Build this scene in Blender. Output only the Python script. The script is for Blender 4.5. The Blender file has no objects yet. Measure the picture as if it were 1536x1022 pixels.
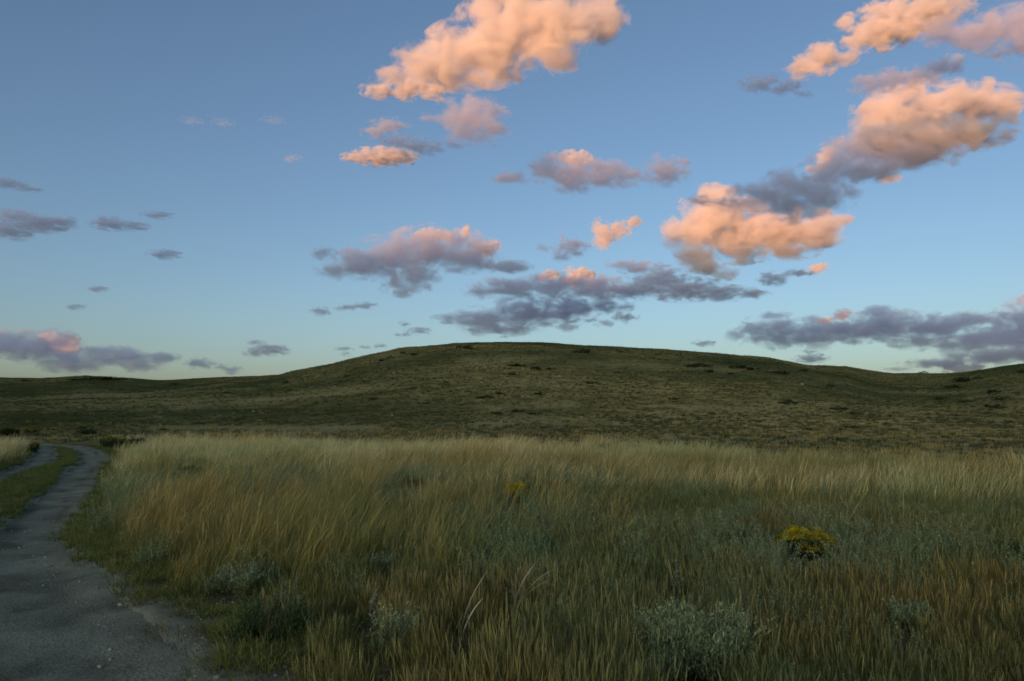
import bpy, bmesh, math, random
import numpy as np
R = math.radians
random.seed(7)
S = bpy.context.scene
COL = S.collection

# ------------------------------------------------------------------ camera
PITCH = 5.35
F = 1110.0                       # focal length in photograph pixels
EYE = 1.7
cd = bpy.data.cameras.new('camera')
cam = bpy.data.objects.new('camera', cd)
COL.objects.link(cam)
cd.sensor_width = 36
cd.lens = 36 * F / 1536
cd.clip_start = 0.05
cd.clip_end = 200000
cam.location = (0, 0, EYE)
cam.rotation_euler = (R(90 + PITCH), 0, 0)
S.camera = cam
cp, sp = math.cos(R(PITCH)), math.sin(R(PITCH))

def ray(px, py):
    """direction of a photograph pixel, scaled so that y (forward) = 1"""
    u, v = (px - 768) / F, (511 - py) / F
    y = cp - v * sp
    z = sp + v * cp
    return u / y, z / y

# ------------------------------------------------------------------ object helpers
def tag(o, label=None, cat=None, group=None, kind=None):
    if label: o['label'] = label
    if cat: o['category'] = cat
    if group: o['group'] = group
    if kind: o['kind'] = kind
    return o

def link(name, me, mat=None, parent=None, smooth=True):
    o = bpy.data.objects.new(name, me)
    COL.objects.link(o)
    if mat: me.materials.append(mat)
    if parent: o.parent = parent
    if smooth: me.polygons.foreach_set('use_smooth', np.ones(len(me.polygons), bool))
    return o

def mesh_np(name, V, Fc):
    """V (n,3) floats, Fc (m,k) ints with k = 3 or 4"""
    me = bpy.data.meshes.new(name)
    V = np.asarray(V, np.float32); Fc = np.asarray(Fc, np.int32)
    me.vertices.add(len(V)); me.vertices.foreach_set('co', V.ravel())
    k = Fc.shape[1]
    me.loops.add(Fc.size); me.loops.foreach_set('vertex_index', Fc.ravel())
    me.polygons.add(len(Fc))
    me.polygons.foreach_set('loop_start', np.arange(0, Fc.size, k, dtype=np.int32))
    me.update(calc_edges=True)
    me.validate()
    return me

def empty(name, loc=(0, 0, 0), rz=0):
    o = bpy.data.objects.new(name, None)
    COL.objects.link(o)
    o.location = loc; o.rotation_euler = (0, 0, rz)
    o.empty_display_size = .2
    return o

def nodes(name):
    m = bpy.data.materials.new(name)
    m.use_nodes = True
    nt = m.node_tree
    nt.nodes.clear()
    out = nt.nodes.new('ShaderNodeOutputMaterial')
    def N(t, **kw):
        n = nt.nodes.new(t)
        for k, v in kw.items():
            if k.startswith('i_'):
                n.inputs[k[2:].replace('_', ' ')].default_value = v
            elif k.startswith('n_'):
                n.inputs[int(k[2:])].default_value = v
            else:
                setattr(n, k, v)
        return n
    return m, nt, N, out

# ------------------------------------------------------------------ sky and sun
SUN_AZ, SUN_EL = 206.0, -2.0     # the sun has just set behind the camera, to the left
w = bpy.data.worlds.new("World"); S.world = w; w.use_nodes = True
nt = w.node_tree; bg = nt.nodes['Background']
sk = nt.nodes.new('ShaderNodeTexSky'); sk.sky_type = 'NISHITA'; sk.sun_disc = False
sk.sun_elevation = R(10); sk.sun_rotation = R(SUN_AZ)
sk.air_density = 1; sk.dust_density = 1.6; sk.ozone_density = 3
hs = nt.nodes.new('ShaderNodeHueSaturation'); hs.inputs['Saturation'].default_value = .93; hs.inputs['Value'].default_value = 1.0
nt.links.new(sk.outputs[0], hs.inputs['Color']); nt.links.new(hs.outputs[0], bg.inputs[0]); bg.inputs[1].default_value = 0.10
ld = bpy.data.lights.new('sun', 'SUN'); ld.energy = 4.3; ld.angle = R(0.5); ld.color = (1.0, .425, .17)
sun = bpy.data.objects.new('sun', ld); COL.objects.link(sun)
from mathutils import Vector
SD = Vector((math.sin(R(SUN_AZ)) * math.cos(R(SUN_EL)), math.cos(R(SUN_AZ)) * math.cos(R(SUN_EL)), math.sin(R(SUN_EL))))
sun.rotation_euler = SD.to_track_quat('Z', 'Y').to_euler()
S.view_settings.view_transform = 'Standard'; S.view_settings.look = 'None'
S.view_settings.exposure = 0.62
S.cycles.volume_bounces = 6
S.cycles.max_bounces = 8
S.cycles.diffuse_bounces = 2
S.cycles.glossy_bounces = 1
S.cycles.transmission_bounces = 2
S.cycles.transparent_max_bounces = 24
S.cycles.volume_max_steps = 512
S.cycles.filter_width = 1.6
S.cycles.adaptive_threshold = 0.02
EARTH = 20000.0                  # radius of the modelled ground
"""END HEAD"""
# ------------------------------------------------------------------ clouds
TE = math.tan(R(-SUN_EL))
def dist_for(px, py):
    """forward distance at which pixel (px, py) lies on the edge of the earth's shadow"""
    tx, tz = ray(px, py)
    D = np.linspace(1200, 17000, 4000)
    sx, sy = math.sin(R(SUN_AZ)), math.cos(R(SUN_AZ))
    along = -(tx * sx + sy) * D; perp = (tx * sy - sx) * D
    lit = tz * D > TE * (along + np.sqrt(np.clip(EARTH ** 2 - perp ** 2, 0, None)))
    i = int(np.argmax(lit))
    return float(D[i]) if lit.any() else 15000.0

def cloud_mat(name, ell, u, mfp, grain, thin, col, flatz):
    """vapour: an ellipsoid distance field eroded by fractal noise"""
    m, nt, N, out = nodes(name)
    L = nt.links.new
    tc = N('ShaderNodeTexCoord')
    nz = N('ShaderNodeTexNoise', i_Scale=1.0 / (grain * u), i_Detail=7, i_Roughness=.63, i_Distortion=.5)
    mp = N('ShaderNodeMapping'); mp.inputs['Scale'].default_value = (.8, .8, flatz)
    L(tc.outputs['Object'], mp.inputs[0]); L(mp.outputs[0], nz.inputs['Vector'])
    prev = None
    for c, e in ell:
        a = N('ShaderNodeMapping', vector_type='TEXTURE')
        a.inputs['Location'].default_value = c; a.inputs['Scale'].default_value = e
        L(tc.outputs['Object'], a.inputs[0])
        l = N('ShaderNodeVectorMath', operation='LENGTH'); L(a.outputs[0], l.inputs[0])
        if prev is None: prev = l.outputs['Value']
        else:
            q = N('ShaderNodeMath', operation='SMOOTH_MIN'); q.inputs[2].default_value = .25
            L(prev, q.inputs[0]); L(l.outputs['Value'], q.inputs[1]); prev = q.outputs[0]
    # density = clamp((1 - d) + 1.9 (noise - .5) - thin) * gain
    a = N('ShaderNodeMath', operation='MULTIPLY_ADD'); a.inputs[1].default_value = 4.6; a.inputs[2].default_value = -1.3 - thin
    L(nz.outputs[0], a.inputs[0])
    b = N('ShaderNodeMath', operation='SUBTRACT'); L(a.outputs[0], b.inputs[0]); L(prev, b.inputs[1])
    mr = N('ShaderNodeMapRange'); mr.inputs['From Min'].default_value = 0; mr.inputs['From Max'].default_value = .75
    mr.inputs['To Max'].default_value = 1.0 / (mfp * u)
    L(b.outputs[0], mr.inputs['Value'])
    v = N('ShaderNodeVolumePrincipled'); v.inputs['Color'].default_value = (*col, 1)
    L(mr.outputs[0], v.inputs['Density'])
    L(v.outputs[0], out.inputs['Volume'])
    return m

_ico = {}
def ico(sub):
    if sub not in _ico:
        b = bmesh.new(); bmesh.ops.create_icosphere(b, subdivisions=sub, radius=1)
        _ico[sub] = (np.array([v.co[:] for v in b.verts]), np.array([[v.index for v in f.verts] for f in b.faces])); b.free()
    return _ico[sub]

def cloud(label, term, blobs, D=None, mfp=None, thin=0.0, col=None, grow=1.0):
    cx = sum(b[0] for b in blobs) / len(blobs)
    if D is None: D = dist_for(cx, term - 8)
    if mfp is None: mfp = 24 if term else 11
    if col is None: col = (.87, .89, 1.0) if term else (.975, .95, .94)  # light painted into the vapour: bluish for shaded clouds, warm for sunlit ones
    u = D / F                                   # metres per photograph pixel there
    rnd = random.Random(int(cx * 7 + blobs[0][1]))
    tx, tz = ray(cx, sum(b[1] for b in blobs) / len(blobs))
    c0 = np.array((tx * D, D, tz * D))
    V2, F2 = ico(3); Vs = []; Fs = []; n = 0; ell = []
    for (x, y, rx, ry) in blobs:
        tx, tz = ray(x, y)
        dep = rnd.uniform(-.5, .5) * ry * u
        c = np.array((tx, 1, tz)) * (D + dep) - c0
        e = np.array((rx, rx * .5 + ry * .7, ry * 1.05)) * u * grow * 1.12
        ell.append((c, e))
        Vs.append(V2 * e * 1.25 + c); Fs.append(F2 + n); n += len(V2)
    A = np.vstack(Vs)
    me = mesh_np('cloud', A, np.vstack(Fs))
    o = link('cloud', me, smooth=True)
    o.location = c0
    wpx = (A[:, 0].max() - A[:, 0].min()) / u
    if len(blobs) > 1:
        rm = o.modifiers.new('union', 'REMESH'); rm.mode = 'VOXEL'; rm.use_smooth_shade = True
        rm.voxel_size = max(min(2.2, min(b[3] for b in blobs) * .4), wpx / 260) * u
    size = sum(b[3] for b in blobs) / len(blobs)
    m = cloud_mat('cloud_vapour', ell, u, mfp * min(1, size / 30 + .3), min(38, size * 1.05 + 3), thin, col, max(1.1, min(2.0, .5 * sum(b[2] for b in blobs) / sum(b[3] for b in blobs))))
    dims = A.max(0) - A.min(0)
    m.cycles.volume_step_rate = max(.04, min(1, min(5, size * .3 + .8) * u / (dims.mean() / 10)))
    me.materials.append(m)
    tag(o, label, 'cloud', 'dusk clouds')
    return o
PK = (.99, .90, .90)
cloud('large peach cloud at the top edge of the sky with a trailing left end', 0,
      [(590,112,35,14),(640,98,45,26),(690,85,50,38),(740,62,55,50),(775,15,60,50),(830,45,50,48),(880,20,50,30),(905,32,32,24),(800,72,35,24)], D=4200, mfp=15)
cloud('small pink shred hanging just under the left end of the large peach cloud', 0,
      [(572,136,28,9),(612,134,30,11),(650,139,20,9)], D=4300, thin=.12)
cloud('round mauve cloud below the large peach cloud, resting alone', 206,
      [(710,180,46,28),(680,168,24,18),(735,190,26,22),(648,177,18,6),(706,152,16,12)], thin=.08)
cloud('thin rosy streak above the slanting grey streak, left of the round mauve cloud', 222,
      [(560,196,20,8),(582,188,28,9)], thin=.12)
cloud('slanting grey-mauve streak between two rosy streaks left of the round mauve cloud', 190,
      [(592,210,24,9),(622,218,28,11),(648,222,18,9),(682,218,20,3)], thin=.12)
cloud('flat salmon streak cloud, lowest of the streaks under the large peach cloud', 0,
      [(575,235,44,9),(538,236,24,5),(604,236,22,7)], D=6000)
cloud('faint tiny pink puff left of the flat salmon streak cloud', 0, [(437,237,15,5)], D=6000, thin=.2, mfp=60)
cloud('long mauve cloud with one peach-tipped hump in mid sky', 266,
      [(765,266,26,9),(828,252,32,18),(865,262,42,20),(903,261,36,17),(940,263,24,13),(860,238,24,10)])
cloud('small mauve cloud touching the right end of the long mauve cloud', 256,
      [(1000,257,32,17),(985,240,11,9),(1022,243,14,4)], thin=.08)
cloud('huge right-hand cloud with glowing yellow top and purple base', 226,
      [(1310,172,28,26),(1345,165,40,30),(1390,165,50,34),(1430,152,45,24),(1480,155,38,28),(1507,147,16,14),(1450,200,58,22),(1380,206,66,26),(1320,205,40,24)], col=(.975, .95, .94), mfp=11)
cloud('long purple cloud tail running down left from under the huge glowing cloud', 226,
      [(1378,232,60,16),(1320,238,48,20),(1272,232,38,26),(1298,257,48,14),(1245,258,34,26),(1190,282,48,24),(1232,290,46,24),(1142,294,48,18),(1190,308,50,20),(1110,303,28,12)])
cloud('thin glowing sliver on the upper left edge of the purple tail', 0, [(1240,232,11,16),(1224,252,12,8),(1262,214,9,8)], D=3300)
cloud('broad peach cloud with ragged lower edge under the purple tail of the huge cloud', 385,
      [(1030,347,32,24),(1070,328,44,38),(1112,345,48,38),(1160,350,48,32),(1200,350,42,28),(1235,345,26,25),(1255,329,20,7),(1048,382,32,16),(1060,400,26,12),(1086,410,22,9)], col=(.975, .95, .94), mfp=11)
cloud('small dark cloud scrap at the left corner of the broad peach cloud', 240, [(1052,300,20,7),(1080,303,22,5)], thin=.08)
cloud('bright orange cloud chain near the top right, with a hooked left end', 0,
      [(1205,100,24,14),(1232,88,24,20),(1262,85,26,9),(1292,58,24,13),(1340,32,52,28),(1400,14,50,20),(1270,36,16,12),(1312,52,38,18)], D=4200)
cloud('thin slate streak left of the hooked orange cloud', 90, [(1140,124,28,9),(1178,130,24,8),(1206,140,12,5)], thin=.08)
cloud('dull orange wavy cloud between the hooked orange cloud and the huge cloud', 144,
      [(1302,126,24,14),(1342,117,32,13),(1385,112,32,13),(1415,100,24,13),(1434,88,14,9)], thin=.08)
cloud('mauve-orange cloud in the very top right corner', 88,
      [(1415,46,32,16),(1465,48,50,22),(1518,40,34,34),(1484,24,18,12),(1560,50,40,40)])
cloud('small cloud shred under the corner cloud at the right', 60, [(1498,80,18,5)], thin=.12)
cloud('wide slate-purple cloud with pink right tips, left of centre', 376,
      [(500,406,24,11),(540,396,38,20),(590,385,48,26),(640,374,48,28),(690,364,34,18),(702,388,46,16),(752,400,38,8),(620,410,38,16),(604,430,30,12),(640,432,14,9),(732,368,14,9),(650,356,20,6)])
cloud('small dark puff beyond the left end of the wide slate-purple cloud', 340, [(484,379,17,8)], thin=.08)
cloud('curled orange wisp standing above the central cloud bank', 0,
      [(903,352,14,18),(897,334,8,7),(928,345,16,12),(950,331,12,8)], D=7000)
cloud('grey-pink wisp beside the curled orange wisp', 365, [(856,372,24,13),(846,384,15,7),(815,372,10,7),(842,356,8,7)], thin=.12)
cloud('long blue-grey bank topped with one glowing orange knob in the centre', 426,
      [(722,436,24,10),(770,431,44,14),(830,429,48,16),(890,431,48,16),(865,418,19,7),(940,436,46,12)])
cloud('dark blue bank directly above the hill summit', 440,
      [(682,478,30,7),(730,480,42,16),(790,470,48,20),(850,464,48,16),(902,459,40,10),(762,494,38,9),(852,487,18,8),(716,494,24,8)])
cloud('blue-purple bank reaching right from the glowing-knob bank', 400,
      [(960,402,28,10),(990,420,38,17),(1030,435,48,14),(1080,440,48,9),(1122,440,28,7),(933,396,24,5)])
cloud('narrow slanting cloud with a small pink right tip', 404, [(1160,418,20,9),(1196,409,22,5)])
cloud('small dark cloud right of the bank above the summit', 430, [(936,475,18,8),(906,485,14,5)], thin=.08)
cloud('row of three flat dark wisps left of the summit bank', 420, [(480,467,15,6),(520,461,18,4),(546,458,18,5)], thin=.08)
cloud('broken dark wisp low over the left slope of the hill', 460, [(608,486,10,4),(628,496,18,5),(604,502,14,3)], thin=.12)
cloud('layered small dark cloud low in the sky left of the hill', 470, [(385,514,14,4),(402,525,28,7),(380,529,14,6)])
cloud('tiny dark cloud touching the skyline left of the hill', 500, [(350,555,13,6)], thin=.08)
cloud('dark bank on the left horizon with a glowing orange patch on top', 497,
      [(-30,515,40,16),(20,516,48,17),(60,522,48,18),(92,514,26,17),(100,540,38,16),(150,536,38,14),(190,535,38,12),(216,546,28,11),(242,535,24,7),(130,548,24,10)])
cloud('pale dark shred right of the left horizon bank', 500, [(300,545,22,7),(332,551,14,4)], thin=.12)
cloud('dim grey cloud at the left edge of the sky', 300, [(15,345,30,12),(30,325,34,8),(60,337,42,9),(86,333,24,10)])
cloud('flat grey cloud right of the dim left-edge cloud', 300, [(165,335,26,8),(200,339,22,5)])
cloud('faint grey streak above the flat grey cloud at left', 290, [(236,322,22,5)], thin=.12)
cloud('lone small dark cloud below the flat grey cloud at left', 340, [(247,381,22,6)])
cloud('tiny dark flake cloud, upper of two at left', 390, [(146,433,14,4)])
cloud('tiny dark flake cloud, lower of two at left', 420, [(112,460,14,4)], thin=.08)
cloud('thin grey streak at the left edge high above the dim cloud', 240, [(10,274,28,5),(44,283,20,3)], thin=.08)
cloud('scattered dark flecks just above the left shoulder of the hill', 490, [(516,523,14,3),(546,520,10,3),(571,519,11,3),(518,531,8,3)], thin=.12)
cloud('long dark blue bank over the right horizon', 470,
      [(1108,506,18,10),(1135,496,24,16),(1170,500,34,20),(1220,500,44,20),(1270,494,48,18),(1330,490,58,20),(1400,490,58,16),(1470,480,48,11),(1520,474,38,8),(1320,470,38,9),(1165,473,22,5),
       (1265,474,12,9),(1238,484,12,6),(1500,503,48,20),(1450,514,48,14),(1380,510,38,13),(1560,500,50,46),(1480,535,58,14),(1402,545,48,6),(1350,553,20,3),(1540,528,40,16)])
cloud('pink puff low behind the right horizon bank', 0, [(1438,552,22,7),(1462,553,14,5)], D=21000)
cloud('small dark cloud below the right horizon bank above the hill shoulder', 480, [(1218,538,22,6),(1213,529,8,4)])
cloud('tiny flat dark cloud right of the summit', 470, [(1056,515,16,4)])
cloud('small orange shred under the middle of the huge cloud', 0, [(1335,268,14,5)], D=4400)
for px, py, txt in ((285,180,'faint pinkish wisp high in the clear left sky, leftmost of three'),(333,183,'faint pinkish wisp high in the clear left sky, middle of three'),(408,179,'faint pinkish wisp high in the clear left sky, rightmost of three')):
    cloud(txt, 0, [(px,py,16,5),(px+12,py+4,9,3)], D=7000, thin=.22, mfp=110)

# small puffs added behind the shaded banks, standing in for their sunlit tops
for txt, bl, far in (('glowing orange knob poking above the central cloud bank', [(866,414,20,12),(852,420,12,7),(882,413,9,7)], 1.5),
      ('small orange puff left of the glowing orange knob', [(824,413,13,7),(812,416,8,4)], 1.5),
      ('pink-orange crest on the right shoulder of the wide slate-purple cloud', [(646,352,19,8),(668,355,14,6)], 1.4),
      ('small upright orange puff on top of the wide slate-purple cloud', [(699,346,8,9)], 1.4),
      ('pink-orange puff at the right end of the wide slate-purple cloud', [(726,372,20,9),(742,366,8,6)], 1.4),
      ('glowing orange-red patch on top of the left horizon bank', [(92,514,22,11),(76,506,16,6),(100,524,16,8)], 1.25),
      ('peach hump on top of the long mauve cloud in mid sky', [(862,236,20,9),(876,240,12,6)], 1.5),
      ('tiny orange puff on top of the right horizon bank', [(1265,472,9,7)], 1.6),
      ('tiny pink puff left of the tiny orange puff over the right horizon bank', [(1238,481,11,5)], 1.6),
      ('small pink tip at the right end of the narrow slanting cloud', [(1228,401,12,7)], 1.5)):
    d0 = dist_for(bl[0][0], bl[0][1] + 12)
    cloud(txt, 0, bl, D=min(d0 * far, 16500), mfp=8)
# ------------------------------------------------------------------ terrain height
def _hash(ix, iy, s):
    n = (ix * 374761393 + iy * 668265263 + s * 974711) & 0xffffffff
    n = ((n ^ (n >> 13)) * 1274126177) & 0xffffffff
    return ((n ^ (n >> 16)) & 0xffff) / 65535.0
def vnoise(x, y, s=0):
    x = np.asarray(x, float); y = np.asarray(y, float)
    ix = np.floor(x).astype(np.int64); iy = np.floor(y).astype(np.int64)
    fx = x - ix; fy = y - iy
    fx = fx * fx * (3 - 2 * fx); fy = fy * fy * (3 - 2 * fy)
    a = _hash(ix, iy, s); b = _hash(ix + 1, iy, s); c = _hash(ix, iy + 1, s); d = _hash(ix + 1, iy + 1, s)
    return (a + (b - a) * fx) * (1 - fy) + (c + (d - c) * fx) * fy
def fbm(x, y, s=0, o=4):
    t = 0; a = .5
    for i in range(o):
        t = t + a * vnoise(x * 2 ** i + 17.3 * i, y * 2 ** i - 9.1 * i, s + i); a *= .5
    return t / (1 - .5 ** o)
def sstep(a, b, x):
    t = np.clip((x - a) / (b - a), 0, 1)
    return t * t * (3 - 2 * t)

def az_of(px):                                   # azimuth of a photograph column (at mid hill height)
    return math.atan2(ray(px, 590)[0], 1)
def tab(rows):
    """rows (px, crest row in the photograph, crest distance in m) -> azimuths, tan elevation, distance"""
    A = []; T = []; Dc = []
    for px, py, d in rows:
        tx, tz = ray(px, py)
        A.append(math.atan2(tx, 1)); T.append(tz / math.hypot(tx, 1)); Dc.append(d)
    return np.array(A), np.array(T), np.array(Dc)
MAIN = tab([(-900,575,380),(-400,560,360),(0,565,330),(60,566,325),(130,562,320),(180,564,320),(240,568,320),(300,566,310),(370,562,290),(420,560,260),(440,555,245),(500,543,236),
  (560,529,230),(600,521,228),(650,517,228),(700,513,228),(760,511,230),(810,512,232),(860,515,234),(920,518,236),(1000,523,236),(1080,529,236),(1150,534,236),(1185,541,240),(1215,547,252),
  (1270,549,262),(1305,556,285),(1340,559,310),(1400,558,320),(1440,557,315),(1480,552,305),(1536,545,300),(1700,528,300),(2400,550,320)])
FRONT = tab([(-900,600,170),(-300,608,160),(0,603,160),(100,596,165),(200,588,172),(300,577,185),(400,566,205),(440,562,220),(520,575,225),(600,612,190),(700,645,130),(1000,645,110),(1080,632,106),(1140,612,105),(1190,602,106),
  (1250,606,108),(1330,609,112),(1450,616,116),(1536,622,118),(1700,628,120),(2400,640,120)])
LOW = tab([(-900,640,100),(-200,640,100),(0,630,100),(130,623,104),(260,616,110),(400,611,118),(520,611,124),(620,622,124),(700,650,110),(2400,650,100)])
HILLS = ((MAIN, 55, 1.45), (FRONT, 62, 1.6), (LOW, 60, 1.7))
def _prof(d, d0, Rc):
    """0 at the foot d0, 1 on the crest, rolling down behind it"""
    t = np.clip((d - d0) / (Rc - d0), 0, None)
    up = np.where(t < 1, t ** 1.25 * (1 - .0 * t), 1)
    s = np.clip(t, 0, 1)
    up = (1.35 * s ** 1.5 - .35 * s ** 4.2)
    dn = 1 - .75 * sstep(1.0, 2.6, t)
    return np.where(t < 1, up, dn)
def family(k, az, d):
    (A, T, Dc), d0, _ = HILLS[k]
    Rc = np.interp(az, A, Dc); tt = np.interp(az, A, T)
    amp = np.maximum(EYE + tt * Rc, 0)
    return amp * _prof(d, d0, Rc), Rc
# the two wheel ruts of the track: x, y, half width
RUT_R = np.array([(-1.2,.5,1.5),(-1.9,2.0,1.4),(-2.6,3.5,1.15),(-3.3,5,1.05),(-4.4,6.6,.92),(-5.4,8,.76),(-6.6,10.2,.50),(-8.0,13,.42),(-10.4,18,.42),(-12.3,21.5,.42),(-14.0,25.2,.42),(-16.0,28.4,.42),(-17.9,31.4,.42),(-21.1,35.6,.42),(-27,40,.42),(-40,46,.42),(-70,52,.42)])
RUT_L = np.array([(-4.5,.5,1.1),(-5.1,2.5,1.1),(-6.0,4.8,.9),(-7.1,7,.6),(-8.5,9.8,.38),(-9.95,12.6,.32),(-11.4,15.6,.32),(-13.1,19.2,.32),(-14.5,22.4,.36),(-15.9,25.4,.42),(-18.1,29,.42),(-20.0,32.2,.4),(-22.7,35.0,.4),(-28,38.2,.4),(-40,43.8,.4),(-70,49.6,.4)])
def rut_d(x, y, P):
    """signed distance to a rut: negative inside"""
    x = np.asarray(x, float); y = np.asarray(y, float)
    best = np.full(x.shape, 1e3)
    for (x0, y0, w0), (x1, y1, w1) in zip(P[:-1], P[1:]):
        dx, dy = x1 - x0, y1 - y0
        t = np.clip(((x - x0) * dx + (y - y0) * dy) / (dx * dx + dy * dy), 0, 1)
        q = np.hypot(x - x0 - t * dx, y - y0 - t * dy) - (w0 + (w1 - w0) * t)
        best = np.minimum(best, q)
    return best
def road_d(x, y):
    e = (fbm(x * 1.6, y * 1.6, 31) - .5) * (.28 + .12 * sstep(9, 5, np.hypot(x, y))) + (fbm(x * 6, y * 6, 32, 2) - .5) * .12
    return np.minimum(rut_d(x, y, RUT_R), rut_d(x, y, RUT_L)) + e
def height0(x, y):
    """ground without the ruts"""
    x = np.asarray(x, float); y = np.asarray(y, float)
    az = np.arctan2(x, y); d = np.hypot(x, y)
    front = sstep(1.9, 1.3, np.abs(az))
    zs = [family(k, az, d)[0] * front for k in range(3)]
    k = .45
    m = np.maximum(np.maximum(zs[0], zs[1]), zs[2])
    z = m + k * np.log(sum(np.exp((q - m) / k) for q in zs)) - k * math.log(3)
    on = sstep(60, 120, d) * sstep(15000, 900, d)
    z = z + on * ((fbm(x / 34, y / 34, 5, 4) - .5) * 1.9 + (fbm(x / 9, y / 9, 6, 3) - .5) * .5) * sstep(0, 4, z + 1)
    z = z + (fbm(x / 6, y / 6, 8, 3) - .5) * .16 * sstep(1, 6, d)
    # the rise the track disappears over, left
    return z
def height(x, y):
    x = np.asarray(x, float); y = np.asarray(y, float)
    z = height0(x, y)
    r = road_d(x, y)
    z = z - .07 * sstep(.12, -.15, r)
    return z + .05 * sstep(.0, .5, r) * sstep(80, 40, np.hypot(x, y)) * fbm(x * 2, y * 2, 12, 3)

def on_ground(px, py, dmin=3.0, dmax=420.0):
    """where the view ray of a photograph pixel meets the ground"""
    tx, tz = ray(px, py)
    t = np.geomspace(dmin, dmax, 6000)
    below = EYE + tz * t < height(tx * t, t)
    i = int(np.argmax(below))
    if not below.any(): i = int(np.argmax(height(tx * t, t) - (EYE + tz * t)))
    return float(tx * t[i]), float(t[i]), float(height(tx * t[i], t[i]))

BD = tab([(-900,642,46),(0,642,45),(230,642,42),(600,642,37),(1000,642,33),(1300,642,27),(1536,642,23.5),(2400,642,21)])     # back edge of the tall grass
# ------------------------------------------------------------------ ground sheet
az_f = np.linspace(-R(52), R(52), 760)
az_c = np.linspace(R(52), R(308), 130)[1:-1]
AZ = np.concatenate([az_f, az_c])
RR = [1.2]
while RR[-1] < 420: RR.append(RR[-1] * 1.0115 + .004)
while RR[-1] < EARTH: RR.append(min(RR[-1] * 1.09, EARTH))
RR = np.array(RR)
aa, rr = np.meshgrid(AZ, RR)
X = rr * np.sin(aa); Y = rr * np.cos(aa)
Z = height(X, Y)
nA, nR = len(AZ), len(RR)
V = np.stack([X, Y, Z], -1).reshape(-1, 3)
V = np.vstack([V, [[0, 0, float(height(0.01, 0.01))]]])
i, j = np.meshgrid(np.arange(nR - 1), np.arange(nA), indexing='ij')
j2 = (j + 1) % nA
Q = np.stack([i * nA + j, i * nA + j2, (i + 1) * nA + j2, (i + 1) * nA + j], -1).reshape(-1, 4)
c = len(V) - 1
ja = np.arange(nA)
Fa = np.vstack([Q[:, [0, 2, 1]], Q[:, [0, 3, 2]], np.stack([np.full(nA, c), (ja + 1) % nA, ja], -1)])
me = mesh_np('ground', V, Fa)
def add_attr(me, name, arr):
    a = me.attributes.new(name, 'FLOAT', 'POINT'); a.data.foreach_set('value', np.asarray(arr, np.float32).ravel())
def dry_f(x, y):
    """how cured the turf is: pale crests, spurs and swathes along the hill foot"""
    Dd = np.hypot(x, y); Aa = np.arctan2(x, y); dry = np.zeros(len(x))
    for kf, wd in ((1, 9.0), (2, 6.0)):
        Rc = np.interp(Aa, HILLS[kf][0][0], HILLS[kf][0][2])
        z_, _ = family(kf, Aa, Dd)
        act = sstep(1.2, 3.0, z_ if kf == 1 else z_ * 1.6)
        dry = np.maximum(dry, np.exp(-((Dd - Rc + 4) / wd) ** 2) * act * sstep(.25, .5, fbm(Aa * 16, Dd / 30, 77 + kf)))
    for r0, wdt, s in ((64, 5, 1), (84, 4, 2), (52, 3, 3), (112, 5, 4), (135, 6, 5), (160, 7, 6)):
        dry = np.maximum(dry, .8 * np.exp(-((Dd - r0 - 34 * (fbm(Aa * 2.6 + s, Aa * 0, 50 + s) - .5)) / wdt) ** 2) * sstep(.48, .62, fbm(Aa * 7, Dd / 60, 60 + s)))
    Rm = np.interp(Aa, MAIN[0], MAIN[2])
    dry = np.maximum(dry, .6 * sstep(.88, .97, Dd / Rm) * sstep(1.2, 1.02, Dd / Rm) * sstep(.3, .5, fbm(Aa * 14, Dd / 40, 70)))
    dry = dry * (1 - .45 * sstep(90, 150, Dd))
    return np.clip(dry + .5 * sstep(80, 45, Dd), 0, 1)
def brown_f(x, y):
    Dd = np.hypot(x, y); Aa = np.arctan2(x, y)
    stony = np.exp(-((x - on_stony[0]) / 26) ** 2 - ((y - on_stony[1]) / 40) ** 2)
    return np.clip(sstep(.44, .60, fbm(x / 38, y / 38, 41)) * .35 + sstep(R(0), R(20), Aa) * sstep(125, 75, Dd) * .8 + .35 * sstep(90, 60, Dd) + .6 * stony, 0, 1)
on_stony = on_ground(790, 575, 60)
Dd = np.hypot(V[:, 0], V[:, 1])
dry = dry_f(V[:, 0], V[:, 1]); brown = brown_f(V[:, 0], V[:, 1])
wn = .16 + .55 * sstep(10, 5, Dd)
road = sstep(1.1, .05, (road_d(V[:, 0], V[:, 1]) + (fbm(V[:, 0] * 2.2, V[:, 1] * 2.2, 90, 3) - .5) * 1.1 * wn) / wn) * sstep(60, 50, Dd)
add_attr(me, 'dry', np.clip(dry, 0, 1)); add_attr(me, 'brown', np.clip(brown, 0, 1)); add_attr(me, 'dirt', np.clip(road, 0, 1))
add_attr(me, 'far', sstep(-3, 4, Dd - np.interp(np.arctan2(V[:, 0], V[:, 1]), BD[0], BD[2])))

def rgb(m_, N, nt, facs, stops):
    r = N('ShaderNodeValToRGB')
    e = r.color_ramp.elements
    while len(e) > 1: e.remove(e[-1])
    e[0].position, e[0].color = stops[0][0], (*stops[0][1], 1)
    for p, c_ in stops[1:]:
        q = e.new(p); q.color = (*c_, 1)
    nt.links.new(facs, r.inputs[0])
    return r.outputs[0]
def mix(N, nt, fac, a, b, mode='MIX'):
    n = N('ShaderNodeMix', data_type='RGBA', blend_type=mode)
    for s_, v_ in ((0, fac), (6, a), (7, b)):
        if hasattr(v_, 'links') or hasattr(v_, 'is_linked'): nt.links.new(v_, n.inputs[s_])
        elif isinstance(v_, tuple): n.inputs[s_].default_value = (*v_, 1)
        else: n.inputs[s_].default_value = v_
    return n.outputs[2]

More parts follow.
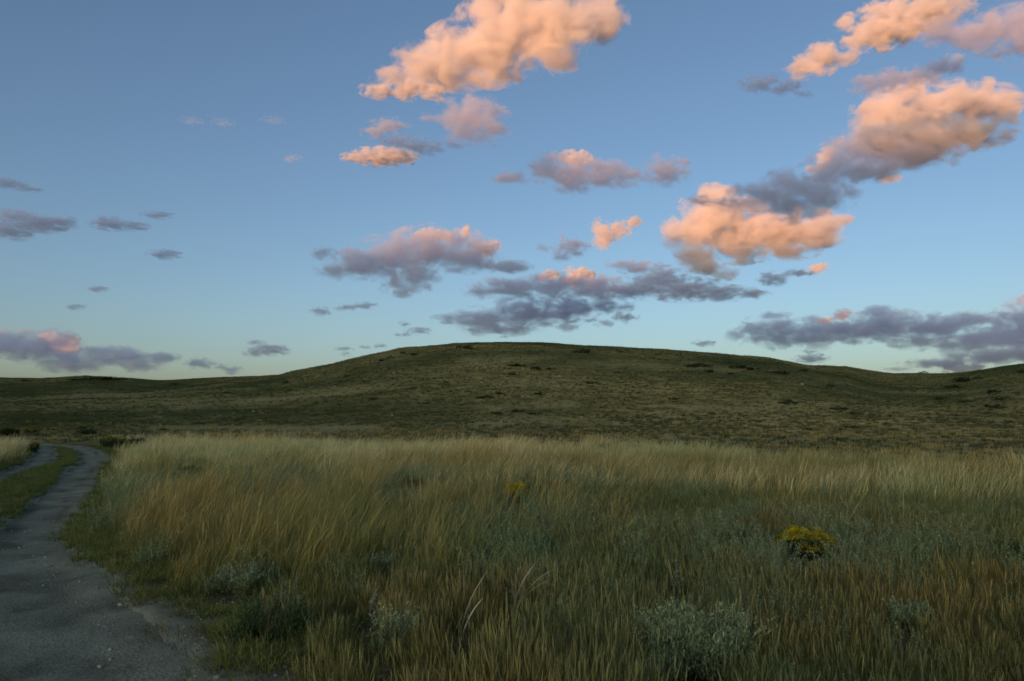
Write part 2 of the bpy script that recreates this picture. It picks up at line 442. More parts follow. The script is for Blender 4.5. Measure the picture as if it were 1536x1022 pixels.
DIRT = [(0, (.10, .10, .068)), (.42, (.20, .208, .15)), (.65, (.275, .285, .21)), (1, (.45, .45, .35))]
def ground_mat():
    m, nt, N, out = nodes('prairie_soil')
    L = nt.links.new
    tc = N('ShaderNodeTexCoord'); P = tc.outputs['Object']
    def noise(scale, detail=4, rough=.6, vec=P):
        n = N('ShaderNodeTexNoise', i_Scale=scale, i_Detail=detail, i_Roughness=rough); L(vec, n.inputs['Vector']); return n.outputs[0]
    big = noise(.05, 5, .6); mid = noise(.35, 5, .65); fine = noise(2.4, 5, .7)
    att = {k: N('ShaderNodeAttribute', attribute_name=k).outputs['Fac'] for k in ('dry', 'brown', 'dirt', 'far')}
    green = rgb(m, N, nt, big, [(.3, (.030, .044, .019)), (.5, (.056, .068, .029)), (.7, (.085, .090, .042))])
    brn = rgb(m, N, nt, mid, [(.3, (.130, .112, .050)), (.5, (.205, .175, .075)), (.72, (.28, .235, .11))])
    hill = mix(N, nt, att['brown'], green, brn)
    mott = rgb(m, N, nt, mid, [(.32, (.72, .76, .72)), (.5, (1.05, 1.05, 1.02)), (.68, (1.4, 1.36, 1.28))])
    hill = mix(N, nt, 1.0, hill, mott, 'MULTIPLY')
    mott2 = rgb(m, N, nt, fine, [(.3, (.7, .7, .7)), (.5, (1, 1, 1)), (.7, (1.3, 1.3, 1.25))])
    hill = mix(N, nt, .8, hill, mott2, 'MULTIPLY')
    hill = mix(N, nt, att['dry'], hill, (.20, .195, .10))
    thatch = rgb(m, N, nt, fine, [(.3, (.05, .04, .022)), (.7, (.13, .11, .06))])
    base = mix(N, nt, att['far'], thatch, hill)
    grit = noise(26, 6, .75)
    dirt = rgb(m, N, nt, grit, DIRT)
    base = mix(N, nt, att['dirt'], base, dirt)
    b = N('ShaderNodeBsdfDiffuse', i_Roughness=.9); L(base, b.inputs['Color'])
    bp = N('ShaderNodeBump', i_Strength=.35, i_Distance=.3); L(mid, bp.inputs['Height'])
    bp2 = N('ShaderNodeBump', i_Strength=.7, i_Distance=.03); L(grit, bp2.inputs['Height']); L(bp.outputs[0], bp2.inputs['Normal'])
    L(bp2.outputs[0], b.inputs['Normal']); L(b.outputs[0], out.inputs[0])
    return m
tag(link('ground', me, ground_mat()), kind='structure')

# ------------------------------------------------------------------ dirt track: a strip under each wheel line, its ragged edge is where the ground rises through it
def track_mat():
    m, nt, N, out = nodes('pale_packed_dirt')
    L = nt.links.new
    tc = N('ShaderNodeTexCoord'); P = tc.outputs['Object']
    a = N('ShaderNodeTexNoise', i_Scale=22, i_Detail=8, i_Roughness=.75); L(P, a.inputs['Vector'])
    s = N('ShaderNodeTexNoise', i_Scale=1.1, i_Detail=5, i_Roughness=.65); L(P, s.inputs['Vector'])
    c1 = rgb(m, N, nt, a.outputs[0], DIRT)
    c2 = rgb(m, N, nt, s.outputs[0], [(.3, (.50, .48, .44)), (.5, (.95, .95, .95)), (.7, (1.28, 1.28, 1.26))])
    c = mix(N, nt, 1.0, c1, c2, 'MULTIPLY')
    ty = N('ShaderNodeAttribute', attribute_name='tyre').outputs['Fac']
    c = mix(N, nt, ty, c, (.085, .085, .065))
    b = N('ShaderNodeBsdfDiffuse', i_Roughness=.9); L(c, b.inputs['Color'])
    v = N('ShaderNodeTexVoronoi', i_Scale=38); L(P, v.inputs['Vector'])
    bp = N('ShaderNodeBump', i_Strength=.6, i_Distance=.02); L(v.outputs[0], bp.inputs['Height'])
    bp2 = N('ShaderNodeBump', i_Strength=.8, i_Distance=.02); L(a.outputs[0], bp2.inputs['Height']); L(bp.outputs[0], bp2.inputs['Normal'])
    L(bp2.outputs[0], b.inputs['Normal']); L(b.outputs[0], out.inputs[0])
    return m
tm = track_mat()
gx = []
def strip(P, name, step=.12, extra=.5):
    seg = np.hypot(*np.diff(P[:, :2], axis=0).T); s = np.concatenate([[0], np.cumsum(seg)])
    n = int(s[-1] / step); q = np.linspace(0, s[-1], n)
    # smooth the polyline
    cx = np.interp(q, s, P[:, 0]); cy = np.interp(q, s, P[:, 1]); cw = np.interp(q, s, P[:, 2])
    k = np.ones(13) / 13
    sm = lambda v: np.convolve(np.pad(v, 6, 'edge'), k, 'valid')
    cx, cy = sm(cx), sm(cy)
    tx = np.gradient(cx); ty = np.gradient(cy); l = np.hypot(tx, ty); nx, ny = ty / l, -tx / l
    M = 34
    o = np.linspace(-1, 1, M)
    X = cx[:, None] + nx[:, None] * o * (cw[:, None] + extra); Y = cy[:, None] + ny[:, None] * o * (cw[:, None] + extra)
    r = road_d(X, Y)
    Z = height0(X, Y) - .025 - .02 * sstep(0, -.5, r) + (fbm(X * 5, Y * 5, 21, 3) - .5) * .022
    V = np.stack([X, Y, Z], -1).reshape(-1, 3)
    i, j = np.meshgrid(np.arange(n - 1), np.arange(M - 1), indexing='ij')
    Q = np.stack([i * M + j, i * M + j + 1, (i + 1) * M + j + 1, (i + 1) * M + j], -1).reshape(-1, 4)
    wv = (fbm(q * .35, q * 0, 88, 2) - .5)[:, None] * .5
    oo = np.repeat(o[None], n, 0) + wv
    ty = np.exp(-((oo + .38) / .13) ** 2) + .8 * np.exp(-((oo - .22) / .10) ** 2)
    ty *= sstep(.30, .62, fbm(X * .9, Y * .9, 89, 3)) * .75
    V[:, 2] -= .018 * ty.ravel()
    me = mesh_np(name, V, Q); add_attr(me, 'tyre', ty)
    tag(link(name, me, tm), label=None, kind='structure')
strip(RUT_R, 'dirt_track')
strip(RUT_L, 'dirt_track')
# ------------------------------------------------------------------ vegetation
rng = np.random.default_rng(11)

def plant_mat(name, stops, tints, rough=.8, transl=.25):
    """colour runs along the blade (attribute t); every tuft has its own tint (attribute tint)"""
    m, nt, N, out = nodes(name)
    L = nt.links.new
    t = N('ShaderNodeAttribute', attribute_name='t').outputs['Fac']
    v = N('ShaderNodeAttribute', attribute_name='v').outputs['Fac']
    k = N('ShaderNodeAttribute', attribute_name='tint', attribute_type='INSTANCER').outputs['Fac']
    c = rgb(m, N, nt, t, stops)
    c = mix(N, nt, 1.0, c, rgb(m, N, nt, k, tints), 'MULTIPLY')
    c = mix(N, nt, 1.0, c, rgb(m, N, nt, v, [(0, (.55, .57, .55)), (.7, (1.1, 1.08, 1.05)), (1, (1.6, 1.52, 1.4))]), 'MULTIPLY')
    b = N('ShaderNodeBsdfDiffuse'); L(c, b.inputs[0])
    tr = N('ShaderNodeBsdfTranslucent'); L(c, tr.inputs[0])
    ms = N('ShaderNodeMixShader'); ms.inputs[0].default_value = transl
    L(b.outputs[0], ms.inputs[1]); L(tr.outputs[0], ms.inputs[2]); L(ms.outputs[0], out.inputs[0])
    return m

def blades(n, h, hv, spread, wid, lean, curl, rg, head=0.0, headw=2.2, nseg=5, splay=.35):
    """n curved blades as one mesh: returns V, F, t, v"""
    a = rg.uniform(0, 2 * np.pi, n); r = spread * np.sqrt(rg.uniform(0, 1, n))
    root = np.stack([r * np.cos(a), r * np.sin(a), np.full(n, -.03)], -1)
    H = h * (1 + hv * rg.uniform(-1, 1, n))
    out = rg.uniform(0, 2 * np.pi, n) * .0 + a + rg.normal(0, .8, n)
    sp = splay * rg.uniform(.1, 1, n)
    L0 = lean * rg.uniform(.5, 1.4, n)
    dx = L0 + sp * np.cos(out); dy = .15 * lean * rg.normal(0, 1, n) + sp * np.sin(out)
    tt = np.linspace(0, 1, nseg + 1)
    cu = curl * rg.uniform(.4, 1.4, n)
    # horizontal run grows with height, top droops
    hor = tt[None] * .45 + tt[None] ** 2.2 * (.55 + cu[:, None])
    X = root[:, None, 0] + H[:, None] * dx[:, None] * hor
    Y = root[:, None, 1] + H[:, None] * dy[:, None] * hor
    bend = np.hypot(dx, dy)[:, None]
    Zz = root[:, None, 2] + H[:, None] * (tt[None] - .32 * bend * tt[None] ** 2 * (1 + cu[:, None]) - .10 * cu[:, None] * tt[None] ** 4)
    fa = rg.uniform(0, np.pi, n)
    W = wid * rg.uniform(.7, 1.3, n)[:, None] * (1 - tt[None] ** 2 * .75)
    if head:
        hd = (rg.uniform(0, 1, n) < head)[:, None]
        W = np.where(hd & (tt[None] > .78), wid * headw * (1.25 - tt[None]) * 1.9, W)
    W[:, -1] *= .35
    sx = np.cos(fa)[:, None] * W / 2; sy = np.sin(fa)[:, None] * W / 2
    A = np.stack([X - sx, Y - sy, Zz], -1); B = np.stack([X + sx, Y + sy, Zz], -1)
    V = np.stack([A, B], 2).reshape(-1, 3)
    base = (np.arange(n) * (nseg + 1) * 2)[:, None] + (np.arange(nseg) * 2)[None]
    Fq = np.stack([base, base + 1, base + 3, base + 2], -1).reshape(-1, 4)
    t = np.repeat(np.tile(tt, n), 2); v = np.repeat(rg.uniform(0, 1, n), (nseg + 1) * 2)
    return V, Fq, t, v
def join(parts):
    Vs, Fs, ts, vs = [], [], [], []; k = 0
    for V, Fq, t, v in parts:
        Vs.append(V); Fs.append(Fq + k); ts.append(t); vs.append(v); k += len(V)
    return np.vstack(Vs), np.vstack(Fs), np.concatenate(ts), np.concatenate(vs)
def sprig(n, h, hv, spread, rg, leaf=(.03, .006), per=26, lean=.1, splay=.5, stemw=.004, up=.6):
    """n leafy stems: thin stem strip plus many narrow leaves up its length"""
    P = []
    V, Fq, t, v = blades(n, h, hv, spread, stemw, lean, .1, rg, nseg=5, splay=splay)
    P.append((V, Fq, t, v))
    C = V.reshape(n, 6, 2, 3).mean(2)
    q = rg.uniform(.12, 1, (n, per)); s = q * 5; i0 = np.clip(s.astype(int), 0, 4); f = (s - i0)[..., None]
    ii = np.arange(n)[:, None]
    p = (C[ii, i0] * (1 - f) + C[ii, i0 + 1] * f).reshape(-1, 3)
    m = len(p)
    a = rg.uniform(0, 2 * np.pi, m); el = rg.normal(up, .3, m)
    d = np.stack([np.cos(a) * np.cos(el), np.sin(a) * np.cos(el), np.sin(el)], -1)
    sd = np.stack([-np.sin(a), np.cos(a), rg.normal(0, .3, m)], -1)
    l = leaf[0] * rg.uniform(.5, 1.3, m)[:, None] * (1.2 - .5 * q.reshape(-1, 1)); w_ = leaf[1] * rg.uniform(.7, 1.3, m)[:, None] / 2
    V2 = np.stack([p, p + d * l * .5 + sd * w_, p + d * l, p + d * l * .5 - sd * w_], 1).reshape(-1, 3)
    F2 = np.arange(m * 4).reshape(-1, 4)
    P.append((V2, F2, np.repeat(q.ravel() * .7 + .3, 4), np.repeat(rg.uniform(0, 1, m), 4)))
    return join(P)
def plant_mesh(name, data, mat):
    V, Fq, t, v = data
    me = mesh_np(name, V, Fq); add_attr(me, 't', t); add_attr(me, 'v', v); me.materials.append(mat)
    return me

WHITE = [(0, (1, 1, 1)), (1, (1, 1, 1))]
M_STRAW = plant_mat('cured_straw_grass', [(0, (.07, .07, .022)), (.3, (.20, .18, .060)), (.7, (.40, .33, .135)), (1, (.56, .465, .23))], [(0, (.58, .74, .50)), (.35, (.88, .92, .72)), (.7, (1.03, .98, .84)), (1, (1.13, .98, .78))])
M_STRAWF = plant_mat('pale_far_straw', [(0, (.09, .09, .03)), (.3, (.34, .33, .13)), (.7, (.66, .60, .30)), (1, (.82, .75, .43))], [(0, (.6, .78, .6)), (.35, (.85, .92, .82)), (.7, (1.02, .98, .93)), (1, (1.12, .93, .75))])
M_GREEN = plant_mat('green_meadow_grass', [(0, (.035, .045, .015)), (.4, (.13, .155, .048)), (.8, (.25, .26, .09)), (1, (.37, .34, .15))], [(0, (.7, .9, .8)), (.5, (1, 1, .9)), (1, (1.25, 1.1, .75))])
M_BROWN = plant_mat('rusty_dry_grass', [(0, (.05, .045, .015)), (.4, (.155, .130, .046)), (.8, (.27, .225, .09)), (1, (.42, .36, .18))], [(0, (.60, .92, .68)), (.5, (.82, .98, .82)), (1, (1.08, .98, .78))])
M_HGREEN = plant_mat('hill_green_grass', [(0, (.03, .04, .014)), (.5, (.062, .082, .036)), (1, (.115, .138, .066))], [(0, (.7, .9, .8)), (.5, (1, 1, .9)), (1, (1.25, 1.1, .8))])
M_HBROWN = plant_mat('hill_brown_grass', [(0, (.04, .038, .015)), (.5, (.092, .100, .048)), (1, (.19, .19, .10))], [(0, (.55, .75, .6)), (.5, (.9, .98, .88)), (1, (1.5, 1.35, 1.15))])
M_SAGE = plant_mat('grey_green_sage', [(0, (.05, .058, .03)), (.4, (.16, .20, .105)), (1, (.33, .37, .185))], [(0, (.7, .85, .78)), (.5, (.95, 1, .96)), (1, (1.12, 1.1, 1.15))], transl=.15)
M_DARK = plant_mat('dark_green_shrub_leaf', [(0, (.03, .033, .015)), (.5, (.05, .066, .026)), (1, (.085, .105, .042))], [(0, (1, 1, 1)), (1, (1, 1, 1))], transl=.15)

def protos(kind, k, fn, mat):
    L_ = []
    for i in range(k):
        rg = np.random.default_rng(hash_seed(kind) + i)
        me = plant_mesh(kind, fn(rg), mat)
        L_.append(bpy.data.objects.new(kind + '_tuft', me))
    return L_
def hash_seed(s): return sum(ord(c) * (i + 3) for i, c in enumerate(s))

def scatter(name, label, cat, pts, rot, scl, tint, variants):
    """one object: tufts set on points by geometry nodes"""
    n = len(pts)
    me = bpy.data.meshes.new(name)
    me.vertices.add(n); me.vertices.foreach_set('co', np.asarray(pts, np.float32).ravel())
    a = me.attributes.new('rot', 'FLOAT_VECTOR', 'POINT'); a.data.foreach_set('vector', np.asarray(rot, np.float32).ravel())
    a = me.attributes.new('scl', 'FLOAT_VECTOR', 'POINT'); a.data.foreach_set('vector', np.asarray(scl, np.float32).ravel())
    add_attr(me, 'tint', tint)
    a = me.attributes.new('idx', 'INT', 'POINT'); a.data.foreach_set('value', rng.integers(0, len(variants), n).astype(np.int32))
    o = bpy.data.objects.new(name, me); COL.objects.link(o)
    src = bpy.data.collections.new(name + '_kinds')
    for v in variants: src.objects.link(v)
    g = bpy.data.node_groups.new(name, 'GeometryNodeTree')
    g.interface.new_socket('Geometry', in_out='INPUT', socket_type='NodeSocketGeometry')
    g.interface.new_socket('Geometry', in_out='OUTPUT', socket_type='NodeSocketGeometry')
    A = g.nodes.new; L = g.links.new
    gi = A('NodeGroupInput'); go = A('NodeGroupOutput')
    ip = A('GeometryNodeInstanceOnPoints'); ci = A('GeometryNodeCollectionInfo')
    ci.inputs['Collection'].default_value = src; ci.inputs['Separate Children'].default_value = True; ci.inputs['Reset Children'].default_value = True
    def att(nm, ty):
        q = A('GeometryNodeInputNamedAttribute'); q.data_type = ty; q.inputs['Name'].default_value = nm; return q.outputs['Attribute']
    L(gi.outputs[0], ip.inputs['Points']); L(ci.outputs[0], ip.inputs['Instance']); ip.inputs['Pick Instance'].default_value = True
    L(att('idx', 'INT'), ip.inputs['Instance Index'])
    er = A('FunctionNodeEulerToRotation'); L(att('rot', 'FLOAT_VECTOR'), er.inputs[0]); L(er.outputs[0], ip.inputs['Rotation'])
    L(att('scl', 'FLOAT_VECTOR'), ip.inputs['Scale'])
    L(ip.outputs[0], go.inputs[0])
    md = o.modifiers.new('tufts', 'NODES'); md.node_group = g
    tag(o, label, cat, kind='stuff')
    return o

def sample(n, dmin, dmax, amin=-40, amax=40, p=2.0):
    """points with density falling off with distance (p = 2 is uniform per area)"""
    u = rng.uniform(0, 1, n); d = (dmin ** p + u * (dmax ** p - dmin ** p)) ** (1 / p)
    a = R(1) * rng.uniform(amin, amax, n)
    return d * np.sin(a), d * np.cos(a)
def place(x, y, s, smin=.65, smax=1.4, yaw=.9, tilt=.0):
    n = len(x); z = height(x, y)
    rot = np.stack([rng.normal(0, .11, n), rng.normal(0, .11, n) + tilt, rng.normal(0, yaw, n)], -1)
    k = s * rng.uniform(smin, smax, n)
    return np.stack([x, y, z], -1), rot, np.stack([k, k, k * rng.uniform(.9, 1.1, n)], -1)

def field_edge(x, y):
    az = np.arctan2(x, y)
    return np.interp(az, BD[0], BD[2]) + (fbm(x / 5, y / 5, 71, 3) - .5) * 5
def verge(x, y):                   # distance from the bare ruts, shrunk where traffic wears the grass down
    d = np.hypot(x, y)
    a, b = rut_d(x, y, RUT_R), rut_d(x, y, RUT_L)
    r = road_d(x, y)
    r = np.where((np.maximum(a, b) < 1.75) & (d < 36), np.minimum(r, .12), r)      # the hump between the ruts
    return np.where(r > 0, r / (1 + 1.0 * sstep(9, 5.5, d) * .45), r)
def green_patch(x, y):
    return fbm(x / 2.6, y / 3.6, 101, 3)
def sage_patch(x, y):
    return .55 * fbm(x / .8 + 5, y / 1.2, 121, 3) + .45 * fbm(x / 3.5, y / 4, 122, 2)

# --- tall cured grass, leaning east in the evening wind
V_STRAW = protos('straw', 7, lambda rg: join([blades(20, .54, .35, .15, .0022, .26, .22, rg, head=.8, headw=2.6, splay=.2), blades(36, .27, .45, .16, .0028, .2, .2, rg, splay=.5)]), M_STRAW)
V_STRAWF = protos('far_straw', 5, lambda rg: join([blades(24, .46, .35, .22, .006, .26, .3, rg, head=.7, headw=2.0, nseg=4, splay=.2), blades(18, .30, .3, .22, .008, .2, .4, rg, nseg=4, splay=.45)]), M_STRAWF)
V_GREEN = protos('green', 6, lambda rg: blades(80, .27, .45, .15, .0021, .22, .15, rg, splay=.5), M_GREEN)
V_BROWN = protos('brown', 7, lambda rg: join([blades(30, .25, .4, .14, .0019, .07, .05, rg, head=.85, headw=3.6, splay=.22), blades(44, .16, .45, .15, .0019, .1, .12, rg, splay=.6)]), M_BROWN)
V_SAGE = protos('sage', 5, lambda rg: sprig(10, .26, .4, .11, rg, leaf=(.028, .0055), per=30, lean=.12, splay=.4), M_SAGE)
V_SHORT = protos('short', 5, lambda rg: blades(50, .11, .4, .12, .005, .1, .4, rg, nseg=3, splay=.8), M_GREEN)


CLEAR = []                         # (x, y, radius) of the single plants: grass keeps clear of them
def clear_of(x, y, front, w=.8):
    ok = np.ones(len(x), bool)
    for cx, cy, r in CLEAR:
        D = math.hypot(cx, cy); L = min(r * .5 + front, D * .5); ux, uy = -cx / D, -cy / D
        t = np.clip((x - cx) * ux + (y - cy) * uy, 0, L)
        ok &= np.hypot(x - cx - ux * t, y - cy - uy * t) > r * (w - .2 * t / L)
    return ok
# ------------------------------------------------------------------ single plants, rocks
def bush_leaves(rg, n, rx, ry, h, leaf, bias=.35, spray=0):
    """leaf clumps filling a low dome with an uneven outline"""
    k = 15
    cs = np.stack([rg.uniform(-.72, .72, k) * rx, rg.uniform(-.72, .72, k) * ry, rg.uniform(.15, .68, k) * h], -1)
    cr = rg.uniform(.18, .42, k)
    w_ = rg.integers(0, k, n)
    d = rg.normal(0, 1, (n, 3)); d /= np.linalg.norm(d, axis=1)[:, None]
    rad = rg.uniform(0, 1, n) ** bias
    p = cs[w_] + d * rad[:, None] * cr[w_][:, None] * np.array([rx, ry, h * .95])
    p[:, 2] = np.abs(p[:, 2])
    a = rg.uniform(0, 2 * np.pi, n); el = rg.normal(.7, .45, n)
    q = np.stack([np.cos(a) * np.cos(el), np.sin(a) * np.cos(el), np.sin(el)], -1)
    s = np.stack([-np.sin(a), np.cos(a), rg.normal(0, .4, n)], -1)
    l = leaf[0] * rg.uniform(.5, 1.3, n)[:, None]; w2 = leaf[1] * rg.uniform(.6, 1.3, n)[:, None] / 2
    V = np.stack([p, p + q * l * .5 + s * w2, p + q * l, p + q * l * .5 - s * w2], 1).reshape(-1, 3)
    return V, np.arange(n * 4).reshape(-1, 4), np.repeat(np.clip(p[:, 2] / h, 0, 1) * .7 + .3 * rg.uniform(0, 1, n), 4), np.repeat(rg.uniform(0, 1, n), 4)
def twigs(rg, n, rx, h, wid=.008):
    V, Fq, t, v = blades(n, h, .25, rx * .25, wid, 0.0, .1, rg, nseg=4, splay=rx / h * .8)
    return V, Fq, t, v
def static_mat(name, stops, transl=.1):
    m, nt, N, out = nodes(name)
    L = nt.links.new
    t = N('ShaderNodeAttribute', attribute_name='t').outputs['Fac']; v = N('ShaderNodeAttribute', attribute_name='v').outputs['Fac']
    c = rgb(m, N, nt, t, stops)
    c = mix(N, nt, 1.0, c, rgb(m, N, nt, v, [(0, (.65, .65, .65)), (1, (1.35, 1.32, 1.25))]), 'MULTIPLY')
    b = N('ShaderNodeBsdfDiffuse'); L(c, b.inputs[0])
    tr = N('ShaderNodeBsdfTranslucent'); L(c, tr.inputs[0])
    ms = N('ShaderNodeMixShader'); ms.inputs[0].default_value = transl
    L(b.outputs[0], ms.inputs[1]); L(tr.outputs[0], ms.inputs[2]); L(ms.outputs[0], out.inputs[0])
    return m
S_SAGE = static_mat('silvery_sage_leaf', [(0, (.06, .07, .03)), (.5, (.20, .25, .12)), (1, (.37, .45, .23))])
S_RAB = static_mat('rabbitbrush_leaf', [(0, (.035, .045, .02)), (.5, (.06, .095, .04)), (1, (.10, .15, .06))])
S_FLOW = static_mat('yellow_blossom', [(0, (.38, .29, .01)), (1, (.60, .46, .02))], .2)
S_DIM = static_mat('fading_olive_blossom', [(0, (.22, .17, .02)), (1, (.38, .28, .03))], .2)
S_TWIG = static_mat('grey_brown_twig', [(0, (.09, .075, .05)), (1, (.20, .17, .12))], 0)
S_DARK = static_mat('dark_hill_shrub_leaf', [(0, (.034, .042, .018)), (.5, (.058, .078, .032)), (1, (.095, .12, .05))])
S_BRN = static_mat('dead_brown_bush_twig', [(0, (.03, .026, .016)), (.5, (.055, .048, .030)), (1, (.10, .085, .055))], 0)
S_PALE = static_mat('bleached_dead_stem', [(0, (.36, .32, .23)), (1, (.66, .61, .48))], .1)
S_MUL = static_mat('woolly_pale_stalk_leaf', [(0, (.12, .14, .09)), (.6, (.22, .28, .19)), (1, (.34, .38, .27))])

LAST = [0, 0]
def put(o, px, py, sx=1, sy=1, rz=0, dmin=3.0):
    x, y, z = on_ground(px, py, dmin)
    o.location = (x, y, z - .02); o.scale = (sx, sx, sy); o.rotation_euler = (0, 0, rz)
    if px is not None and sx == 1: LAST[:] = [x, y]
    return y / F                        # metres per photograph pixel
def mpart(name, data, mat, parent):
    return link(name, plant_mesh(name, data, mat), None, parent, smooth=False)

# rabbitbrush in flower: photo foot pixel, width px, height px
def rabbitbrush(label, px, py, wpx, hpx, seed, flowers=260, leafn=2600, yellow=.9, deep=S_RAB, bloom=None):
    rg = np.random.default_rng(seed)
    e = empty('rabbitbrush'); u = put(e, px, py)
    rx = wpx * u / 2; h = hpx * u; CLEAR.append((LAST[0], LAST[1], rx * 1.4))
    tag(e, label, 'shrub', 'yellow-flowering rabbitbrush')
    n = int(90)
    mpart('stem', twigs(rg, n, rx, h * .9, .007 * max(1, u / .012)), S_TWIG, e)
    s = max(1, u / .009)
    V, Fq, t, v = bush_leaves(rg, leafn, rx, rx * .9, h * .86, (.045 * s, .007 * s))
    mpart('foliage', (V, Fq, t, v), deep, e)
    if flowers:
        # flower heads sit on the upper shell
        a = rg.uniform(0, 2 * np.pi, flowers); r = np.sqrt(rg.uniform(0, 1, flowers)) * yellow
        lump = .82 + .22 * np.sin(a * 3 + seed) * r + .12 * np.sin(r * 9 + a * 5)
        p = np.stack([r * rx * np.cos(a), r * rx * .9 * np.sin(a), h * lump * np.sqrt(np.clip(1 - .75 * r ** 2, .05, 1))], -1)
        P = []
        per = 9
        c = np.repeat(p, per, 0) + rg.normal(0, .016 * s, (flowers * per, 3)) * np.array([1, 1, .5])
        d = rg.normal(0, 1, (len(c), 3)); d[:, 2] = np.abs(d[:, 2]) + .3; d /= np.linalg.norm(d, axis=1)[:, None]
        sd = np.cross(d, rg.normal(0, 1, (len(c), 3))); sd /= np.linalg.norm(sd, axis=1)[:, None]
        l, w_ = .017 * s, .006 * s
        V = np.stack([c, c + d * l * .5 + sd * w_, c + d * l, c + d * l * .5 - sd * w_], 1).reshape(-1, 3)
        mpart('flower_heads', (V, np.arange(len(V)).reshape(-1, 4), rg.uniform(0, 1, len(V)), np.repeat(rg.uniform(0, 1, len(c)), 4)), bloom or S_FLOW, e)
    return e
rabbitbrush('rounded green bush with a full yellow flower top standing right of centre in the field', 1206, 838, 100, 48, 3, flowers=380, leafn=5200)
rabbitbrush('smaller yellow-flowering bush near the middle of the field', 775, 764, 44, 42, 5, flowers=300, leafn=1600)
rabbitbrush('olive-yellow rounded bush beside the far bend of the track', 168, 672, 36, 19, 7, flowers=26, bloom=S_DIM, leafn=1800, yellow=.7)
rabbitbrush('small bush with orange-yellow tips on the left edge of the far bend', 52, 679, 14, 17, 9, bloom=S_DIM, flowers=26, leafn=700)
rabbitbrush('dim yellowish bush at the back left above the straw grass', 45, 652, 18, 9, 13, bloom=S_DIM, flowers=14, leafn=900)

def sagebrush(label, px, py, wpx, hpx, seed, n=5200, mat=S_SAGE, cat='shrub', name='sagebrush', leaf=(.034, .0085), group='sagebrush clumps in the field'):
    rg = np.random.default_rng(seed)
    e = empty(name); u = put(e, px, py); rx = wpx * u / 2; h = hpx * u; s = max(1, u / .008); CLEAR.append((LAST[0], LAST[1], rx * .9))
    tag(e, label, cat, group)
    mpart('stem', twigs(rg, 70, rx, h, .006 * s), S_TWIG, e)
    A = bush_leaves(rg, n, rx, rx * .8, h * .92, (leaf[0] * s, leaf[1] * s))
    B = sprig(46, h * .98, .2, rx * .5, rg, leaf=(leaf[0] * s, leaf[1] * s), per=34, lean=.12, splay=rx / h * .55, stemw=.004 * s)
    mpart('foliage', join([A, B]), mat, e)
    return e
sagebrush('broad feathery grey-green sagebrush low in the foreground, largest of all', 1042, 1012, 215, 105, 21, n=15000)
sagebrush('bluish sagebrush clump in the right foreground below the flowering bush', 1362, 946, 84, 52, 22, n=4500)
sagebrush('grey-blue sagebrush tuft in the straw beside the track, left foreground', 357, 888, 82, 44, 23)
sagebrush('pale sage clump in mid field left of the smaller flowering bush', 683, 776, 46, 24, 24, n=2600)
sagebrush('sage clump just below the smaller flowering bush', 752, 790, 38, 26, 25, n=2600)
sagebrush('grey-green sage clump left of the bleached dead stem', 822, 838, 62, 30, 26, n=3400)
sagebrush('leaning sage clump left of the larger flowering bush', 1108, 822, 80, 48, 27, n=4200)
sagebrush('small upright sage clump left of the woolly stalk', 958, 870, 28, 40, 28, n=2200)
sagebrush('sage clump between the woolly stalk and the larger flowering bush', 1028, 826, 36, 28, 29, n=2200)
sagebrush('low sage patch at the upper right of the field', 1365, 772, 66, 22, 30, n=3000)
sagebrush('sage clump at the front edge of the leaning straw grass', 570, 860, 54, 34, 31, n=3000)
sagebrush('dull sage sprays rising from the rusty grass near the bottom', 590, 985, 74, 76, 32, n=3000)
sagebrush('grey sage clump right of the larger flowering bush', 1290, 812, 62, 38, 33, n=3000)
sagebrush('pale sage patch behind the leaning straw grass', 590, 752, 70, 24, 34, n=2600)
sagebrush('dark green bush at the right edge of the field', 1512, 842, 74, 34, 35, n=4500, mat=S_RAB, name='green_bush')
sagebrush('dark brown bush half sunk in the grass left of the smaller flowering bush', 617, 742, 44, 28, 36, n=2600, mat=S_BRN, name='brown_bush')
sagebrush('dark green bush in the pale straw at the upper left of the field', 282, 720, 60, 24, 37, n=2600, mat=S_DARK, name='green_bush')
sagebrush('grey-green bush sprawling right of the olive-yellow bush at the bend', 196, 676, 44, 20, 38, n=2600, mat=S_DARK, name='green_bush')
sagebrush('dark green weedy clump at the grass edge in the lower left foreground', 408, 962, 120, 74, 39, n=6000, mat=S_RAB, name='green_bush')

# dead and woolly stalks
def stalk(name, label, px, py, hpx, seed, lean, n=3, mat=S_PALE, wid=.012, leafy=0):
    rg = np.random.default_rng(seed)
    e = empty(name); u = put(e, px, py); h = hpx * u; CLEAR.append((LAST[0], LAST[1], .3))
    tag(e, label, 'dead stalk' if mat is S_PALE else 'plant')
    V, Fq, t, v = blades(n, h, .22, .02, wid, lean, .15, rg, nseg=7, splay=.14)
    V2, F2, t2, v2 = blades(n, h, .22, .02, wid, lean, .15, np.random.default_rng(seed), nseg=7, splay=.14)
    V2 = V2[:, [0, 1, 2]].copy(); V2[:, 1] += .004
    mpart('stem', join([(V, Fq, t, v), (V2, F2, t2, v2)]), mat, e)
    if leafy:
        mpart('foliage', sprig(n + 2, h * .95, .35, .05, rg, leaf=(.05, .011), per=leafy, lean=lean, splay=.28, stemw=.006), mat, e)
    return e
stalk('dead_stalk', 'forked bleached dead stem leaning right over the rusty grass', 765, 925, 84, 41, .4, n=5, wid=.016)
stalk('dead_stalk', 'long bleached stem leaning right, left of the forked dead stem', 690, 960, 100, 42, .32, n=2, wid=.013)
stalk('woolly_stalk', 'tall pale woolly stalk above the largest sagebrush', 1012, 902, 70, 43, .02, n=2, mat=S_MUL, wid=.018, leafy=26)
